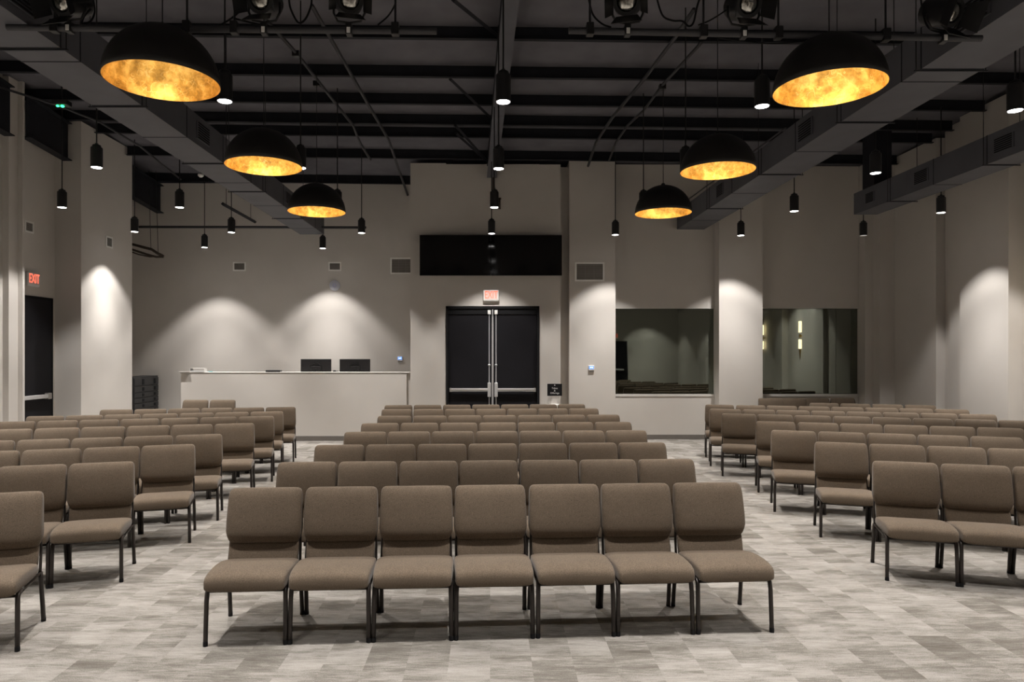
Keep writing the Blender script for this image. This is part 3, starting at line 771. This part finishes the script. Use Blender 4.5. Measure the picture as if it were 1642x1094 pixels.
def loom(pts, r, label):
    c = P(*pts[0], PY+.02); o = MB()
    P3 = [P(x,y,PY+.03+.02*math.sin(i*1.7)) for i,(x,y) in enumerate(pts)]
    # smooth the polyline
    out = []
    for i in range(len(P3)-1):
        p0 = P3[max(i-1,0)]; p1 = P3[i]; p2 = P3[i+1]; p3 = P3[min(i+2,len(P3)-1)]
        for k in range(6):
            s = k/6; out.append(.5*((2*p1)+(-p0+p2)*s+(2*p0-5*p1+4*p2-p3)*s*s+(-p0+3*p1-3*p2+p3)*s**3))
    out.append(P3[-1])
    o = o.tube(out, r, 6).build('power_cable', M['blackmatte'], off=c, smooth=True); tag(o, label, 'cable', 'power cables on the lighting pipes')
loom([(148,-8),(152,18),(145,34),(132,38),(135,26),(146,14)], .008, 'black cable looping beside the leftmost spotlight')
loom([(310,54),(335,50),(370,30),(388,14),(398,-6)], .007, 'black cable rising from the pipe right of the left big dome')
loom([(372,28),(385,32),(430,42),(480,46),(535,45),(580,54)], .007, 'black cable lying along the left pipe between spotlights')
loom([(463,-6),(466,14),(478,36),(490,30),(499,8),(499,-8)], .008, 'black cable hanging in a loop between two left spotlights')
loom([(606,40),(622,26),(633,8),(634,-8)], .007, 'black cable rising at the right end of the left pipe')
loom([(943,-8),(950,22),(965,38),(980,44)], .008, 'black cable curving down left of the first right spotlight')
loom([(1052,-8),(1062,24),(1078,33),(1094,34),(1104,42),(1112,36),(1118,10),(1124,-8)], .008, 'black cable drooping between two right spotlights')
loom([(1120,40),(1140,32),(1165,16)], .006, 'thin cable rising towards the middle right spotlight')
loom([(1150,60),(1190,66),(1240,70),(1290,66)], .006, 'thin cable sagging below the right pipe')
loom([(1476,-5),(1480,20),(1486,40),(1500,50),(1530,50),(1540,30)], .008, 'black cable looping under the rightmost spotlight')

# ------------------------------------------------------------------ wall sconces (mirrored in the second window)
for Y, lb in ((10.26,'brass wall sconce with two glowing tubes on the right wall, nearer the windows'),(7.5,'brass wall sconce with two glowing tubes on the right wall, nearer the camera')):
    t = thing('wall_sconce', lb, 'wall light', (8.9, Y, 2.33), 0, 'wall sconces')
    MB().tube([(0,0,0),(-.09,0,0)], .018).lathe([(.03,-.05),(.03,.05)], (-.09,0,0), 12).build('bracket', M['brass'], t)
    MB().lathe([(.042,.10),(.042,.42)], (-.09,0,0), 16).build('glow_tube', M['tube'], t, smooth=True, angle=.6)
    MB().lathe([(.042,-.36),(.042,-.10)], (-.09,0,0), 16).build('glow_tube', M['tube'], t, smooth=True, angle=.6)
    MB().lathe([(.004,-.66),(.03,-.37)], (-.09,0,0), 12).build('finial', M['brass'], t)

# ------------------------------------------------------------------ chairs
def make_chair(caps):
    t = thing('church_chair', 'x', 'chair', (0,0,0))
    # seat cushion
    m = MB(); secs = [(-.518,.228,.368,.410),(-.515,.242,.357,.426),(-.507,.250,.353,.442),(-.485,.254,.351,.457),(-.43,.258,.351,.468),(-.36,.260,.354,.472),(-.25,.264,.355,.468),(-.15,.264,.36,.456),(-.08,.256,.364,.442),(-.05,.243,.37,.432),(-.035,.225,.38,.42)]
    m.skin([m.ring([(x, y, z) for x, z in superring(0,(zb_+zt_)/2,hw,(zt_-zb_)/2,36,5.5)]) for y, hw, zb_, zt_ in secs])
    m.build('seat', M['fabric'], t, smooth=True)
    # upper back cushion, leaning back
    m = MB(); secs = [(.538,.205,.0,.030),(.534,.222,-.024,.042),(.539,.235,-.042,.050),(.556,.245,-.055,.056),(.59,.256,-.064,.060),(.62,.2615,-.066,.062),(.70,.260,-.056,.066),(.78,.257,-.038,.073),(.84,.255,-.022,.078),(.872,.252,-.006,.080),(.888,.247,.006,.079),(.898,.239,.016,.074),(.904,.226,.026,.066),(.906,.205,.034,.058)]
    m.skin([m.ring([(x, y, z) for x, y in superring(0,(ya+yb)/2,hw,(yb-ya)/2,36,4.6)]) for z, hw, ya, yb in secs])
    m.build('backrest', M['fabric'], t, smooth=True)
    m = MB(); secs = [(.395,.228,-.060,-.012),(.41,.238,-.058,-.008),(.47,.240,-.044,.004),(.52,.240,-.030,.020),(.56,.236,-.016,.030)]
    m.skin([m.ring([(x, y, z) for x, y in superring(0,(ya+yb)/2,hw,(yb-ya)/2,24,7)]) for z, hw, ya, yb in secs])
    m.build('lower_back_panel', M['fabric'], t, smooth=True)
    r = .0152
    for s in (-1, 1):
        fl = MB().tube([(s*.251,-.468,.004),(s*.250,-.464,.12),(s*.248,-.456,.28),(s*.246,-.447,.33),(s*.245,-.43,.352),(s*.244,-.39,.362)], r, 8).build('leg', M['leg'], t, smooth=True)
        rl = MB().tube([(s*.251,.045,.004),(s*.250,.03,.12),(s*.248,.004,.28),(s*.248,-.012,.36)], r, 8).build('leg', M['leg'], t, smooth=True)
        if caps:
            MB().lathe([(.0158,0),(.0160,.012),(.0155,.03)], (s*.251,-.468,0), 10).build('foot_cap', M['blackmatte'], fl, smooth=True, angle=.6)
            MB().lathe([(.0158,0),(.0160,.012),(.0155,.03)], (s*.251,.045,0), 10).build('foot_cap', M['blackmatte'], rl, smooth=True, angle=.6)
    m = MB()
    for s in (-1,1): m.tube([(s*.248,-.43,.345),(s*.248,-.30,.348),(s*.248,-.012,.352)], .009, 6)
    m.tube([(-.248,-.438,.338),(.248,-.438,.338)], .009, 6).tube([(-.248,-.02,.345),(.248,-.02,.345)], .009, 6)
    m.build('seat_frame', M['leg'], t, smooth=True)
    for s in (-1,1): MB().tube([(s*.246,-.012,.352),(s*.246,.0,.42),(s*.244,.018,.50),(s*.238,.034,.60)], .0095, 8).build('back_post', M['leg'], t, smooth=True)
    return t
near = make_chair(True); far = make_chair(False); chu = {}
PITCH = .532
def place_chair(X, Y, rot, label, group, isnear):
    src = near if isnear else far
    jx, jr = random.uniform(-.004,.004), random.uniform(-.008,.008)
    if isnear in chu: return dup(src, (X+jx,Y,0), rot+jr, label, group)
    src.location = (X,Y,0); src.rotation_euler = (0,0,rot); src['label'] = label; src['group'] = group; chu[isnear] = 1
    return src
nth = ['first','second','third','fourth','fifth','sixth','seventh','eighth']
rown = ['front','second','third','fourth','fifth','sixth','seventh','last']
centre = [(787,4.99,.060),(784.5,6.14,.050),(790.4,7.29,.058),(797,8.46,.050),(798,9.50,.052),(801.6,10.6,.060),(787.5,11.83,.056),(779.2,12.78,.07)]
for r, (px, Yc, sl) in enumerate(centre):
    Xc = (px-CX)*Yc/F; Y0 = Yc
    for k in range(7):
        o = (k-3)*PITCH
        place_chair(Xc+o*math.cos(sl), Y0+o*math.sin(sl)+.03, sl, 'brown fabric chair, %s from the left in the %s row of the centre block' % (nth[k], rown[r]), 'chairs in the centre block', r < 2)
# side blocks: aisle chair px, last measured chair px, its index, row angle
def solve(px1, pxN, n, ang):
    u1, uN = (px1-CX)/F, (pxN-CX)/F; Ln = n*PITCH; s = 1 if uN > 0 else -1
    c, sn = math.cos(ang), math.sin(ang)
    Y1 = Ln*(s*c+uN*sn)/(uN-u1) if s > 0 else Ln*(-c+uN*sn)/(uN-u1)
    return u1*Y1, Y1
right = [(1452,1565.5,1,.30,3),(1348.6,1535,2,.32,4),(1273,1600,4,.305,5),(1244,1528.5,4,.31,6),(1184.4,1565,6,.30,8),(1163,1569,7,.275,8),(1154,1527,7,.285,8),(1322,1480,3,.30,4)]
for r, (p1, pN, n, ang, cnt) in enumerate(right):
    X1, Y1 = solve(p1, pN, n, ang)
    if r == 7: X1, Y1 = (p1-CX)/F*13.2, 13.2
    for k in range(cnt):
        X = X1+k*PITCH*math.cos(ang); Y = Y1-k*PITCH*math.sin(ang)
        place_chair(X, Y, -ang, 'brown fabric chair, %s from the aisle in the %s row of the right block' % (nth[k], rown[r]), 'chairs in the right block', r < 1)
left = [(162.5,None,0,.29,3),(270,81.5,2,.30,4),(318.5,68,3,.285,5),(376,90,4,.265,6),(410.5,91,5,.25,7),(427.8,71,6,.255,7),(450,185.5,5,.20,6)]
place_chair(-3.335, 4.74, .29, 'brown fabric chair, aisle chair of the front row of the left block', 'chairs in the left block', True)
for r, (p1, pN, n, ang, cnt) in enumerate(left):
    if pN is None: X1, Y1 = (p1-CX)/F*6.06, 6.06
    else: X1, Y1 = solve(p1, pN, n, ang)
    print('LEFT', r, X1, Y1)
    for k in range(cnt):
        X = X1-k*PITCH*math.cos(ang); Y = Y1-k*PITCH*math.sin(ang)
        if X < -7.7: continue
        place_chair(X, Y, ang, 'brown fabric chair, %s from the aisle in the %s row of the left block' % (nth[k], rown[r+1]), 'chairs in the left block', r < 1)
for k, px in enumerate((313,356)):
    place_chair((px-CX)/F*14.1, 14.1, 0, 'brown fabric chair by the booth half wall, %s of the pair' % ('left','right')[k], 'spare chairs at the booth wall', False)
for k, px in enumerate((1242,1279,1318,1359)):
    place_chair((px-CX)/F*14.45+.0, 14.62, -.0, 'dark brown chair under the second window, %s from the left' % nth[k], 'spare chairs under the second window', False)

# ------------------------------------------------------------------ world, camera, view
w = bpy.data.worlds.new('world'); SC.world = w; w.use_nodes = True
w.node_tree.nodes['Background'].inputs[0].default_value = (.02,.02,.02,1); w.node_tree.nodes['Background'].inputs[1].default_value = .3
cam = bpy.data.cameras.new('camera'); co = bpy.data.objects.new('camera', cam); COL.objects.link(co)
co.location = (0,0,H); co.rotation_euler = (PI/2,0,0)
cam.sensor_width = 36; cam.lens = F/1642*36; cam.shift_x = (821-CX)/1642; cam.shift_y = (CY-547)/1642
cam.clip_start = .05
SC.camera = co
vs = SC.view_settings; vs.view_transform = 'Standard'; vs.look = 'None'; vs.gamma = 1; vs.exposure = 0; vs.use_curve_mapping = False

for o in bpy.data.objects:
    if o.get('label') and not 4 <= len(o['label'].split()) <= 16: print('LONG', o.name, o['label'])
from collections import Counter
for k, v in Counter(o['label'] for o in bpy.data.objects if o.get('label')).items():
    if v > 1: print('DUPLABEL', k)
